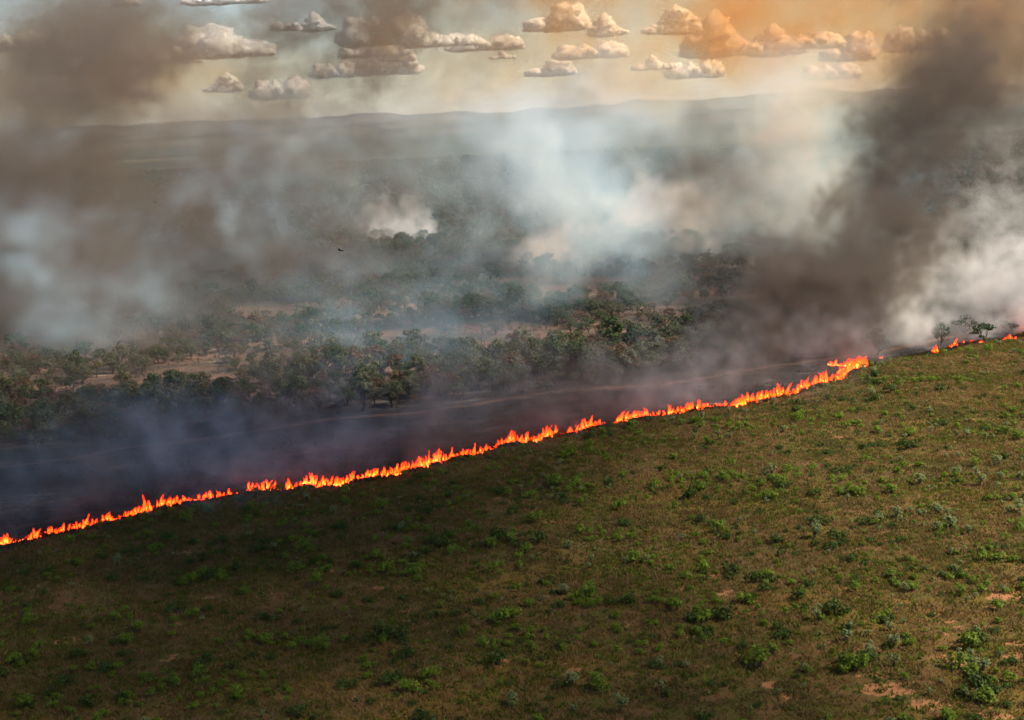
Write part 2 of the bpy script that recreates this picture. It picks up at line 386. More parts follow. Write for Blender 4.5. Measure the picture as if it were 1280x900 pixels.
# ---------------------------------------------------------------- plants
def in_view(xyz, pad=0):
    d = xyz - np.array([0, 0, CAMZ]); z = d @ fw
    px = 640 + FPX * (d @ cr) / z; py = 450 - FPX * (d @ cu) / z
    return (z > 1) & (px > -pad) & (px < 1280 + pad) & (py < 900 + pad) & (py > -pad)
def leaf_cloud(r, lobes, n, size, up=0.5, thin=1.0):
    """leaf clumps (folded quads) spread through ellipsoid lobes; returns V, F, tone"""
    vol = np.array([np.prod(l[1]) ** (2 / 3) for l in lobes]); w = r.choice(len(lobes), n, p=vol / vol.sum())
    c = np.array([l[0] for l in lobes])[w]; rad = np.array([l[1] for l in lobes])[w]
    d = r.normal(size=(n, 3)); d /= np.linalg.norm(d, axis=1)[:, None]
    rr = r.uniform(0.25, 1, n) ** (1 / 2.2)
    pt = c + d * rad * rr[:, None]
    nrm = d + np.array([0, 0, up]) + r.normal(size=(n, 3)) * 0.6; nrm /= np.linalg.norm(nrm, axis=1)[:, None]
    a = np.cross(nrm, r.normal(size=(n, 3))); a /= np.linalg.norm(a, axis=1)[:, None]; b = np.cross(nrm, a)
    sz = size * r.uniform(.55, 1.25, n)[:, None]
    fold = nrm * sz * 0.35
    q = np.stack([pt - a * sz * .5 * thin, pt - b * sz * .5 - fold, pt + a * sz * .5 * thin, pt + b * sz * .5 - fold], 1).reshape(-1, 3)
    f = np.arange(n * 4).reshape(n, 4)
    tone = np.repeat(np.clip(r.normal(.5, .28, n), 0, 1), 4)
    return q, f, tone
def branches(r, h, crown_base, spread, rad, n):
    mb = []
    bend = r.normal(size=2) * .10 * h
    tr = [(0, 0, -.1), (bend[0] * .3, bend[1] * .3, crown_base * .5), (bend[0], bend[1], crown_base), (bend[0] * 1.2, bend[1] * 1.2, h * .85)]
    mb.append(tube(tr, [rad * 1.25, rad, rad * .8, rad * .2]))
    ends = []
    for k in range(n):
        a = 2 * math.pi * (k + r.uniform(0, .7)) / n; st = np.array(tr[1]) * .4 + np.array(tr[2]) * .6
        e = np.array([math.cos(a) * spread * r.uniform(.5, .85), math.sin(a) * spread * r.uniform(.5, .85), crown_base + (h - crown_base) * r.uniform(.3, .75)])
        mid = st * .5 + e * .5 + np.array([0, 0, -.06 * h]) + r.normal(size=3) * .05 * h
        mb.append(tube([st, mid, e], [rad * .6, rad * .4, rad * .12], 5)); ends.append(e)
    return mb, ends
def tree_meshes(seed, h, spread, n, leaf, mat, bark, flat=.62, base=.26, limbs=5, name='tree'):
    r = np.random.default_rng(seed)
    br, ends = branches(r, h, h * base, spread, .035 * h * r.uniform(.8, 1.2), limbs)
    T = MB()
    for v, f in br: T.add(v, f)
    tm = T.mesh(name + '_trunk', bark, smooth=True)
    cm = None
    if n:
        lobes = []
        for e in ends:
            k = spread * r.uniform(.38, .6); lobes.append((e + np.array([0, 0, k * .25]), np.array([k, k, k * flat])))
            lobes.append((e * np.array([.9, .9, 1]) + r.normal(size=3) * spread * .25, np.array([k, k, k * flat]) * .6))
        k = spread * .5; lobes.append((np.array([0, 0, h - k * flat * .8]), np.array([k, k, k * flat])))
        C = MB(); C.add(*leaf_cloud(r, lobes, n, leaf)); cm = C.mesh(name + '_crown', mat)
    return tm, cm

bark = plain_material('bark', (0.035, 0.028, 0.024), (0.09, 0.075, 0.065), 4)
charred = plain_material('charred_bark', (0.008, 0.008, 0.008), (0.03, 0.027, 0.025), 4)
leaf_green = leaf_material('tree_leaf_green', (0.022, 0.040, 0.012), (0.070, 0.098, 0.026), (0.045, 0.062, 0.030))
leaf_olive = leaf_material('tree_leaf_olive', (0.055, 0.062, 0.028), (0.125, 0.125, 0.055), (0.085, 0.090, 0.055))
leaf_rust = leaf_material('tree_leaf_rust', (0.075, 0.042, 0.022), (0.155, 0.090, 0.042), (0.11, 0.075, 0.045))
leaf_pale = leaf_material('tree_leaf_pale', (0.095, 0.110, 0.070), (0.20, 0.215, 0.14), (0.13, 0.14, 0.09))
TK = {
    'green': (leaf_green, [(5.2, 2.3, 520, .46), (4.4, 2.0, 440, .44), (6.0, 2.6, 600, .50), (3.8, 1.9, 380, .42), (4.8, 1.6, 360, .44)], 'round dark green tree in the woodland beyond the dirt track'),
    'olive': (leaf_olive, [(4.6, 2.0, 360, .44), (5.4, 2.3, 420, .46), (3.6, 1.7, 280, .40)], 'dusty olive tree with a loose crown in the woodland beyond the track'),
    'rust': (leaf_rust, [(4.2, 2.0, 330, .42), (5.0, 2.2, 380, .44)], 'scorched rust brown tree in the woodland beyond the dirt track'),
    'pale': (leaf_pale, [(4.4, 1.6, 150, .5), (5.2, 1.8, 170, .5)], 'thin pale grey green tree in the woodland beyond the track'),
    'bare': (None, [(4.2, 1.5, 0, 0), (5.0, 1.8, 0, 0)], 'leafless charred tree standing in the woodland beyond the track')}
PROTO = {}
for k, (mt, specs, lab) in TK.items():
    PROTO[k] = [tree_meshes(hash_ * 7 + 100 + len(k) * 31, h, w, n, lf, mt, charred if k == 'bare' else bark, name=k, limbs=6 if k == 'bare' else 5) for hash_, (h, w, n, lf) in enumerate(specs)]

def place_tree(kind, var, loc, rz, sc_, label=None, group=None, name='savanna_tree'):
    e = tag(link(bpy.data.objects.new(name, None)), label or TK[kind][2], 'tree', group)
    e.empty_display_size = .2
    e.location = loc; e.rotation_euler = (0, 0, rz); e.scale = (sc_, sc_, sc_ * float(rng.uniform(.85, 1.15)))
    tm, cm = PROTO[kind][var]
    link(bpy.data.objects.new('trunk', tm), e)
    if cm is not None: link(bpy.data.objects.new('crown', cm), e)
    return e

# woodland beyond the track: the nearest 300 trees as individuals, the rest as one mass
cand = []
yy = np.sqrt(rng.uniform(150 ** 2, 1500 ** 2, 150000)); xx = rng.uniform(-.52, .52, 150000) * yy
bt = beyond(np.c_[xx, yy], track)
dens = .55 + .38 * waves(xx, yy * 1.5, 31, 70) + .25 * waves(xx, yy * 2.2, 32, 22)
dens -= .55 * np.exp(-((bt - 60 - 10 * waves(xx, yy, 33, 120)) / 9) ** 2)          # open lanes running with the track
dens -= .40 * np.exp(-((bt - 112 - 14 * waves(xx, yy, 34, 150)) / 13) ** 2)
dens += .15 * np.exp(-((bt - 28) / 16) ** 2)
ok = (bt > 3.5 + rng.uniform(0, 5, len(xx))) & (rng.uniform(0, 1, len(xx)) < dens * np.clip(600 / yy, .55, 1.3) * .72)
# keep density per area higher near the camera
tx = np.c_[xx, yy][ok]
yy2 = np.sqrt(rng.uniform(150 ** 2, 420 ** 2, 50000)); xx2 = rng.uniform(-.5, .5, 50000) * yy2
bt2 = beyond(np.c_[xx2, yy2], track)
dens2 = .55 + .38 * waves(xx2, yy2 * 1.5, 31, 70) + .25 * waves(xx2, yy2 * 2.2, 32, 22) - .6 * np.exp(-((bt2 - 60 - 10 * waves(xx2, yy2, 33, 120)) / 9) ** 2) - .45 * np.exp(-((bt2 - 112 - 14 * waves(xx2, yy2, 34, 150)) / 13) ** 2) + .15 * np.exp(-((bt2 - 28) / 16) ** 2)
ok2 = (bt2 > 3 + rng.uniform(0, 5, len(xx2))) & (rng.uniform(0, 1, len(xx2)) < dens2 * .62)
tx = np.concatenate([tx, np.c_[xx2, yy2][ok2]])
tz = height(tx[:, 0], tx[:, 1])
t3 = np.c_[tx, tz]
KN = list(TK); kk = rng.choice(len(KN), len(tx), p=[.34, .30, .15, .13, .08])
ss = np.clip(rng.lognormal(-.95, .34, len(tx)), .18, .80)
order = np.argsort(np.where(in_view(t3, 10), 0, 1e6) + tx[:, 1] / np.sqrt(ss))
solo = order[:300]; rest = order[300:]
for i in solo:
    k = KN[kk[i]]
    sz = 'small' if ss[i] < .36 else 'tall' if ss[i] > .56 else 'middle sized'
    place_tree(k, int(rng.integers(len(PROTO[k]))), t3[i], float(rng.uniform(0, 6.28)), float(ss[i]), sz + ' ' + TK[k][2], sz + ' woodland trees beyond the dirt track')

def gn_group(name):
    ng = bpy.data.node_groups.new(name, 'GeometryNodeTree')
    ng.interface.new_socket('Geometry', in_out='INPUT', socket_type='NodeSocketGeometry')
    ng.interface.new_socket('Geometry', in_out='OUTPUT', socket_type='NodeSocketGeometry')
    return ng, ng.nodes.new('NodeGroupInput'), ng.nodes.new('NodeGroupOutput')
def scatter_object(name, pts, kind_id, scale, rot, protos, label):
    """one mass of plants: points carrying kind, scale and turn, dressed by geometry nodes"""
    me = bpy.data.meshes.new(name); me.vertices.add(len(pts)); me.vertices.foreach_set('co', np.asarray(pts, np.float32).ravel())
    for n_, a in (('kind_id', kind_id), ('size', scale), ('turn', rot)):
        at = me.attributes.new(n_, 'FLOAT', 'POINT'); at.data.foreach_set('value', np.asarray(a, np.float32))
    ob = tag(link(bpy.data.objects.new(name, me)), label, None, None, 'stuff')
    ng, gi, go = gn_group(name); N = ng.nodes.new; L = ng.links.new
    def na(n_):
        q = N('GeometryNodeInputNamedAttribute'); q.data_type = 'FLOAT'; q.inputs['Name'].default_value = n_; return q.outputs[0]
    join = N('GeometryNodeJoinGeometry')
    for j, src in enumerate(protos):
        cmp_ = N('FunctionNodeCompare'); cmp_.data_type = 'FLOAT'; cmp_.operation = 'EQUAL'
        L(na('kind_id'), cmp_.inputs[0]); cmp_.inputs[1].default_value = float(j); cmp_.inputs['Epsilon'].default_value = .1
        inst = N('GeometryNodeInstanceOnPoints'); L(gi.outputs[0], inst.inputs['Points']); L(cmp_.outputs[0], inst.inputs['Selection'])
        jn = N('GeometryNodeJoinGeometry')
        for o in src:
            oi = N('GeometryNodeObjectInfo'); oi.transform_space = 'ORIGINAL'; oi.inputs['Object'].default_value = o
            L(oi.outputs['Geometry'], jn.inputs[0])
        L(jn.outputs[0], inst.inputs['Instance'])
        cx = N('ShaderNodeCombineXYZ'); L(na('turn'), cx.inputs[2]); L(cx.outputs[0], inst.inputs['Rotation']); L(na('size'), inst.inputs['Scale'])
        L(inst.outputs[0], join.inputs[0])
    L(join.outputs[0], go.inputs[0])
    ob.modifiers.new('scatter', 'NODES').node_group = ng
    return ob
first = {}
for o in COL.objects:
    if o.type == 'MESH' and o.parent and o.name.split('.')[0] in ('trunk', 'crown'): first.setdefault(o.data.name, o)
protos = []; pk = []
for k in KN:
    for tm, cm in PROTO[k]:
        src = [first[m.name] for m in (tm, cm) if m is not None and m.name in first]
        if src: protos.append(src); pk.append(k)
pid = np.array([rng.choice([j for j, q in enumerate(pk) if q == KN[kk[i]]] or [0]) for i in rest])
scatter_object('woodland', t3[rest], pid, ss[rest], rng.uniform(0, 6.28, len(rest)), protos, 'mass of savanna woodland reaching back over the plain')

# trees standing along the edge of the fire on the right
leaf_edge = leaf_material('edge_tree_leaf', (0.018, 0.042, 0.014), (0.060, 0.105, 0.030), (0.04, 0.07, 0.03))
TK['edge'] = (leaf_edge, None, ''); PROTO['edge'] = [tree_meshes(900 + j, h, w, n, lf, leaf_edge, bark, flat=fl, base=.16, name='edge') for j, (h, w, n, lf, fl) in enumerate(
    [(4.4, 2.6, 520, .40, .45), (4.6, 1.9, 420, .38, .7), (4.0, 2.3, 300, .36, .5), (7.4, 2.6, 260, .42, .6), (2.6, 1.5, 220, .32, .6)])]
for px, py, var, s_, back, lab in [
        (1229, 428, 0, .74, 0, 'bushy green flat topped tree in front of the small flames'),
        (1096, 444, 1, .95, 1.5, 'dark tree half hidden by black smoke beside a lone small flame'),
        (1176, 437, 1, .72, 4.5, 'dark grey tree with drooping crown behind the lone orange flame'),
        (1206, 428, 2, .84, 7, 'smoke veiled round tree standing behind the row of flames'),
        (1243, 424, 3, .80, 12, 'tall thin tree faded by white smoke'),
        (1253, 422, 4, .85, 6, 'small round topped tree in pale smoke beside the bushy green tree'),
        (1264, 421, 4, .80, 4, 'small dark tree next to the burning edge')]:
    g = G(px, py); g = g * (1 + back / g[1]); place_tree('edge', var, (g[0], g[1], height(g[0], g[1])), float(px), s_, lab, None, 'edge_tree')

# shrubs of the unburnt slope
def shrub_mesh(seed, kind, mat, stemmat):
    r = np.random.default_rng(seed); T = MB(); C = MB()
    if kind == 'green': h, w, nl, n, lf, up = .85, .55, 5, 150, .17, .7
    elif kind == 'pale': h, w, nl, n, lf, up = 1.0, .42, 6, 110, .15, 1.0
    else: h, w, nl, n, lf, up = .62, .85, 7, 170, .18, .6
    lobes = []
    for k in range(nl):
        a = r.uniform(0, 6.28); q = w * r.uniform(.15, .75); e = np.array([q * math.cos(a), q * math.sin(a), h * r.uniform(.45, .85)])
        rd = (.26 if kind == 'pale' else .36) * r.uniform(.7, 1.25) * (1 if kind != 'dark' else 1.0)
        lobes.append((e, np.array([rd, rd, rd * .75])))
        v, f = tube([(0, 0, -.05), e * np.array([.4, .4, .5]), e], [.035, .025, .01], 4); T.add(v, f)
    C.add(*leaf_cloud(r, lobes, n, lf, up))
    return C.mesh(kind + '_foliage', mat), T.mesh(kind + '_stem', stemmat)
stem_mat = plain_material('shrub_stem', (0.05, 0.038, 0.028), (0.12, 0.09, 0.07), 8)
lg = leaf_material('shrub_leaf_green', (0.045, 0.092, 0.005), (0.215, 0.300, 0.020), (0.135, 0.195, 0.015), .4)
lp = leaf_material('shrub_leaf_pale', (0.090, 0.120, 0.042), (0.270, 0.310, 0.130), (0.16, 0.20, 0.07), .35)
ld = leaf_material('shrub_leaf_dark', (0.018, 0.045, 0.006), (0.075, 0.125, 0.012), (0.066, 0.085, 0.010), .35)
SM = {'green': [shrub_mesh(300 + j, 'green', lg, stem_mat) for j in range(6)], 'pale': [shrub_mesh(330 + j, 'pale', lp, stem_mat) for j in range(6)],
      'dark': [shrub_mesh(360 + j, 'dark', ld, stem_mat) for j in range(6)]}
SLAB = {'green': ('leafy_shrub', 'bright green leafy shrub growing in the dry brown grass', 'bright green shrubs on the slope'),
        'pale': ('pale_shrub', 'pale grey green shrub with tufted leaves in the dry grass', 'pale shrubs on the slope'),
        'dark': ('dark_bush', 'low dark green spreading bush in the dry grass', 'dark bushes on the slope')}
def field(n, dmax=260):
    y = np.sqrt(rng.uniform(60 ** 2, dmax ** 2, n)); x = rng.uniform(-.46, .46, n) * y
    q = np.c_[x, y]; return q[beyond(q, edge) < -0.8]
rest_s = []
ANCH = {'dark': [(600, 682), (622, 674), (648, 682), (672, 676), (868, 778), (888, 772), (905, 776), (1062, 836), (1090, 832), (1222, 858), (1205, 868), (1240, 872), (320, 694), (780, 655), (1100, 556), (1135, 560), (915, 718), (1045, 772), (470, 795), (500, 798), (560, 470 + 200)],
        'green': [(612, 684), (636, 676), (655, 690), (880, 780), (950, 835), (965, 820), (1070, 842), (1215, 846), (1245, 706), (640, 772), (625, 778), (720, 606), (735, 610), (1232, 880), (1198, 838), (330, 800), (300, 870)],
        'pale': [(1058, 806), (1088, 818), (1200, 832), (1215, 838), (1188, 665), (1210, 672), (1150, 604), (1172, 640), (1120, 648), (1100, 656), (1018, 676), (1225, 606), (1195, 596), (1262, 640)]}
for kind, ntot, amp in (('dark', 12000, .5), ('green', 24000, .6), ('pale', 9500, .5)):
    q = field(ntot)
    sd_ = {'dark': 41, 'green': 42, 'pale': 43}[kind]
    keep = rng.uniform(0, 1, len(q)) < np.clip(.26 + amp * waves(q[:, 0], q[:, 1] * 1.4, sd_, 26) * .75 + .50 * waves(q[:, 0], q[:, 1], sd_ + 5, 6), .02, 1) * np.clip(1.25 - q[:, 1] / 260, .3, 1)
    if kind == 'pale': keep &= rng.uniform(0, 1, len(q)) < np.clip(.55 + q[:, 0] / 60, .25, 1)
    q = q[keep]
    size = np.clip(rng.lognormal(-.74, .42, len(q)), .20, 1.25)
    a = np.array([G(*p_)[:2] for p_ in ANCH[kind]]); q = np.concatenate([a, q]); size = np.r_[rng.uniform(.95, 1.45, len(a)), size]
    q3 = np.c_[q, height(q[:, 0], q[:, 1])]
    app = size / q[:, 1] * np.where(in_view(q3, 8), 1, 0); od = np.argsort(-app)
    nm, lab, grp = SLAB[kind]
    for i in od[:300]:
        fm, tm = SM[kind][int(rng.integers(6))]
        sz = 'wide' if size[i] > 1.0 else 'small' if size[i] < .72 else 'knee high'
        e = tag(link(bpy.data.objects.new(nm, None)), sz + ' ' + lab, 'shrub' if kind != 'dark' else 'bush', sz + ' ' + grp); e.empty_display_size = .1
        e.location = q3[i]; e.rotation_euler = (0, 0, float(rng.uniform(0, 6.28))); e.scale = (float(size[i]),) * 2 + (float(size[i] * rng.uniform(.75, 1.2)),)
        link(bpy.data.objects.new('foliage', fm), e); link(bpy.data.objects.new('stem', tm), e)
    for i in od[300:]:
        rest_s.append((kind, q3[i], size[i]))
# smaller and farther shrubs of the same three sorts as one mass
first_s = {}
for o in COL.objects:
    if o.type == 'MESH' and o.parent and o.name.split('.')[0] == 'foliage': first_s.setdefault(o.data.name, o)
sp = []; spk = []
for kind in SM:
    for fm, tm in SM[kind]:
        if fm.name in first_s: sp.append([first_s[fm.name]]); spk.append(kind)
sid = [int(rng.choice([j for j, q_ in enumerate(spk) if q_ == a[0]])) for a in rest_s]
scatter_object('scrub', [a[1] for a in rest_s], sid, [a[2] for a in rest_s], rng.uniform(0, 6.28, len(rest_s)), sp, 'smaller green and grey shrubs dotted through the dry grass')

# dry grass: many thin tufts in one mass; sparse black stubble on the burn
s = NT('dry_grass_blade'); t = s.attr('tone'); p = s.pos()
gc = s.mix(s.ramp(t, 0, .55), (0.078, 0.100, 0.012), (0.215, 0.120, 0.044)); gc = s.mix(s.ramp(t, .5, 1), gc, (0.32, 0.195, 0.105))
gc = s.mix(s.math('MULTIPLY', s.ramp(s.noise(.07, 4, .6, p), .45, .62), .6), gc, (0.085, 0.082, 0.026))
tl = s.n('ShaderNodeBsdfTranslucent'); s.put(tl.inputs['Color'], gc); mx = s.n('ShaderNodeMixShader'); mx.inputs[0].default_value = .45
s.t.links.new(s.bsdf(gc, .8, .1), mx.inputs[1]); s.t.links.new(tl.outputs[0], mx.inputs[2])
grass_mat = s.surf(mx.outputs[0])
def tufts(name, q, hmin, hmax, wd, nb, mat, label, spread=.22):
    n = len(q); h = rng.uniform(hmin, hmax, n)
    base = np.repeat(np.c_[q, height(q[:, 0], q[:, 1])], nb, 0) + np.c_[rng.normal(size=(n * nb, 2)) * spread, np.zeros(n * nb) - .02]
    hh = np.repeat(h, nb) * rng.uniform(.6, 1.2, n * nb); a = rng.uniform(0, 6.28, n * nb); lean = rng.uniform(.2, 1.3, n * nb) * hh
    la = rng.uniform(0, 6.28, n * nb)
    top = base + np.c_[np.cos(la) * lean, np.sin(la) * lean, hh]
    off = np.c_[np.cos(a), np.sin(a), np.zeros(n * nb)] * (wd * rng.uniform(.6, 1.4, n * nb))[:, None]
    V = np.stack([base - off, base + off, top], 1).reshape(-1, 3)
    F = np.arange(len(V)).reshape(-1, 3)
    tone = np.repeat(np.clip(np.repeat(rng.normal(.5, .25, n), nb) + rng.normal(size=n * nb) * .15, 0, 1), 3)
    me = mesh_np(name, V, F, mat, {'tone': tone})
    tag(link(bpy.data.objects.new(name, me)), label, None, None, 'stuff')
q = field(330000, 230)
q = q[in_view(np.c_[q, q[:, 0] * 0], 220)]
gz = rng.uniform(0, 1, len(q)) < np.clip(.62 + .35 * waves(q[:, 0], q[:, 1], 61, 5) + .2 * waves(q[:, 0], q[:, 1], 62, 1.8), .40, 1)
ib = np.clip(np.searchsorted(gx, q[:, 0]), 0, nx - 1) * ny + np.clip(np.searchsorted(gy, q[:, 1]), 0, ny - 1)
gz &= (soil_at[ib] < .35) | (rng.uniform(0, 1, len(q)) < .15)
tufts('dry_grass', q[gz], .10, .34, .05, 6, grass_mat, 'short dry brown and green grass covering the unburnt slope')
q = field(100000, 220); q = q[in_view(np.c_[q, q[:, 0] * 0], 160)]
q = q[rng.uniform(0, 1, len(q)) < np.clip(.35 + .45 * waves(q[:, 0], q[:, 1] * 1.3, 65, 16) + .35 * waves(q[:, 0], q[:, 1], 66, 3.5), .02, 1)]
s = NT('green_flush_leaf'); gc2 = s.mix(s.attr('tone'), (0.044, 0.080, 0.006), (0.165, 0.190, 0.018)); tl = s.n('ShaderNodeBsdfTranslucent'); s.put(tl.inputs['Color'], gc2); mx = s.n('ShaderNodeMixShader'); mx.inputs[0].default_value = .4
s.t.links.new(s.bsdf(gc2, .7, .15), mx.inputs[1]); s.t.links.new(tl.outputs[0], mx.inputs[2])
tufts('green_flush', q, .10, .30, .085, 7, s.surf(mx.outputs[0]), 'low green regrowth spread among the dry grass', .18)
el = resample(edge, .05); qe = el[rng.integers(0, len(el), 9000)] + np.c_[rng.normal(size=9000) * .3, -np.abs(rng.normal(size=9000)) * .55 + .15]
tufts('scorched_grass', qe, .12, .50, .05, 4, plain_material('scorched_blade', (0.02, 0.016, 0.010), (0.075, 0.05, 0.022), 2), 'dark scorched grass standing against the flame front', .2)
yb = np.sqrt(rng.uniform(100 ** 2, 300 ** 2, 40000)); xb = rng.uniform(-.46, .46, 40000) * yb; qb = np.c_[xb, yb]
bb = beyond(qb, edge); bt = beyond(qb, track); qb = qb[(bb > 1.5) & (np.abs(bt) > 2.2) & (bt < 70) & (waves(xb, yb, 71, 9) > -.4)]
tufts('burnt_stubble', qb, .15, .45, .05, 4, charred, 'black burnt grass stubble on the charred ground', .2)

# ---------------------------------------------------------------- fire
s = NT('flame'); t = s.attr('tone'); p = s.pos()
nz = s.noise(4.2, 4, .7, s.scalev(p, 1, 1, .5))
u = s.math('ADD', t, s.math('MULTIPLY', s.math('SUBTRACT', nz, .5), 2.0))
c = s.mix(s.ramp(u, -.15, .40), (1.0, .150, .020), (1.0, .033, .0014)); c = s.mix(s.ramp(u, .40, 1.0), c, (1.0, .020, .0010))
em = s.n('ShaderNodeEmission'); s.put(em.inputs['Color'], c); s.put(em.inputs['Strength'], s.math('MULTIPLY_ADD', s.ramp(u, .1, 1), -7.0, 9.5))
tr = s.n('ShaderNodeBsdfTransparent'); mx = s.n('ShaderNodeMixShader')
s.put(mx.inputs[0], s.math('MULTIPLY', s.ramp(u, .30, 1.05), .92)); s.t.links.new(em.outputs[0], mx.inputs[1]); s.t.links.new(tr.outputs[0], mx.inputs[2])
flame_mat = s.surf(mx.outputs[0])
def tongue(r, base, h, w, lean):
    """one flame tongue: a wavering tapered body"""
    nr, ns = 6, 9; V = []; A = []
    ph = r.uniform(0, 6.28, 2); sw = r.uniform(.3, 1.0) * w
    for i in range(ns):
        q = i / (ns - 1)
        rad = w * (.85 + .55 * q) * (1 - q) ** .62 * (1 + .22 * math.sin(9 * q + ph[0])) + .012
        cx = base[0] + lean[0] * q ** 1.4 * h + sw * q * math.sin(5.5 * q + ph[0]); cy_ = base[1] + lean[1] * q ** 1.4 * h + sw * q * math.cos(4.7 * q + ph[1])
        for k in range(nr):
            th = 2 * math.pi * k / nr + q * 1.3
            V.append((cx + rad * math.cos(th), cy_ + .8 * rad * math.sin(th), base[2] - .05 + q * h)); A.append(q)
    F = [(i * nr + k, i * nr + (k + 1) % nr, (i + 1) * nr + (k + 1) % nr, (i + 1) * nr + k) for i in range(ns - 1) for k in range(nr)]
    return V, F, A
def flame_cluster(r, pts, hs, parent, n_per_m=9.0, wid=.105):
    """flames along a short stretch of the front, as one part; origin at the stretch"""
    o0 = np.array([pts[0][0], pts[0][1], height(pts[0][0], pts[0][1])]); mb = MB()
    L = np.linalg.norm(pts[-1] - pts[0]); n = max(4, int(L * n_per_m))
    bed = np.array([[q[0], q[1], height(q[0], q[1]) + .06] for q in pts[::2]] + [[pts[-1][0], pts[-1][1], height(pts[-1][0], pts[-1][1]) + .06]]) - o0
    bed[:, 1] += .15 + np.abs(r.normal(size=len(bed))) * .12; bed[:, 2] -= .03; mb.add(*tube(bed, r.uniform(.02, .08, len(bed)), 6), 0.05)
    for k in range(n):
        q = (k + r.uniform(0, 1)) / n; hl = np.interp(q, np.linspace(0, 1, len(hs)), hs)
        b = np.array([np.interp(q, np.linspace(0, 1, len(pts)), pts[:, j]) for j in (0, 1)]) + np.array([r.normal() * .12, r.normal() * .22 + .12])
        H = .88 * hl * r.uniform(.25, 1.45)
        bb = np.array([b[0], b[1], height(b[0], b[1]) + .02]) - o0
        mb.add(*tongue(r, bb, max(.14, H), wid * r.uniform(.6, 1.5) * (.65 + .35 * H), (r.normal() * .22 + .12, r.uniform(.05, .5))))
    ob = link(bpy.data.objects.new('flame', mb.mesh('flame', flame_mat, smooth=True)), parent)
    ob.location = Vector(o0) - parent.location
    return ob
def fire_thing(name, label, line, hts, seg=2.2, **kw):
    r = np.random.default_rng(int(abs(line[0][0]) * 10 + 17))
    e = tag(link(bpy.data.objects.new(name, None)), label, 'fire'); e.location = (line[0][0], line[0][1], 0)
    pl = resample(line, .2); h = np.interp(np.linspace(0, 1, len(pl)), np.linspace(0, 1, len(hts)), hts)
    d = .5 * waves(pl[:, 0], pl[:, 1], 81, 6) + .35 * waves(pl[:, 0], pl[:, 1], 82, 1.8); pl = pl + np.c_[0 * d, d]
    h = h * (.58 + .22 * waves(pl[:, 0], pl[:, 1], 84, 1.3) + .20 * waves(pl[:, 0], pl[:, 1], 83, 4.5) + .75 * np.maximum(0, waves(pl[:, 0], pl[:, 1], 85, 7) - .9) * 1.5 + .7 * np.maximum(0, waves(pl[:, 0], pl[:, 1], 86, 2.5) - 1.1)).clip(.14, 2.2); h = h * np.clip((waves(pl[:, 0], pl[:, 1], 88, 3.2) + 1.5) / .8, .12, 1)
    st = max(2, int(seg / .2))
    for i in range(0, len(pl) - 1, st):
        sl = slice(i, min(i + st + 1, len(pl)))
        if len(pl[sl]) < 2: continue
        flame_cluster(r, pl[sl], h[sl], e, **kw)
    return e
g2 = lambda L: np.array([G(*p_)[:2] for p_ in L])
fire_thing('fire_front', 'long orange flame front crossing the whole slope', fire, [1.0, 1.05, 1.2, 1.1, 1.15, 1.2, 1.25, 1.35, 1.3, 1.3, 1.25, 1.3, 1.4, 1.5, 1.4, 1.8, 2.3])
fire_thing('fire_front', 'hooked tail of flames curling back into the smoke behind the front', g2([(1081, 461), (1072, 458), (1058, 459), (1046, 459), (1034, 458)]), [2.2, 1.8, 1.3, 1.0, .7], 1.8)
fire_thing('fire_front', 'low flames branching off behind the flame front', g2([(1046, 470), (1052, 466), (1058, 466)]), [.9, .7, .5], 1.8)
for a_, b_, hh, lab in [((1100, 448), (1104, 447), [.8, .9], 'lone small flame at the foot of the dark smoke hidden tree'),
                        ((1168, 440), (1173, 439), [1.5, 1.3], 'lone bright orange flame in front of the dark grey drooping tree'),
                        ((1189, 433), (1204, 431), [.7, 1.5, .6], 'row of small flames between the drooping tree and the bushy green tree'),
                        ((1206, 428), (1226, 426), [.9, .6, .5], 'low pale flames just behind the bushy green tree'),
                        ((1254, 423), (1272, 421), [.7, .9, .7], 'low band of flames below the small round topped tree'),
                        ((1276, 418), (1300, 413), [1.6, 1.4, 1.2], 'tall flames running out of the scene past the small trees')]:
    fire_thing('small_fire', lab, g2([a_, b_]), hh, 1.6)

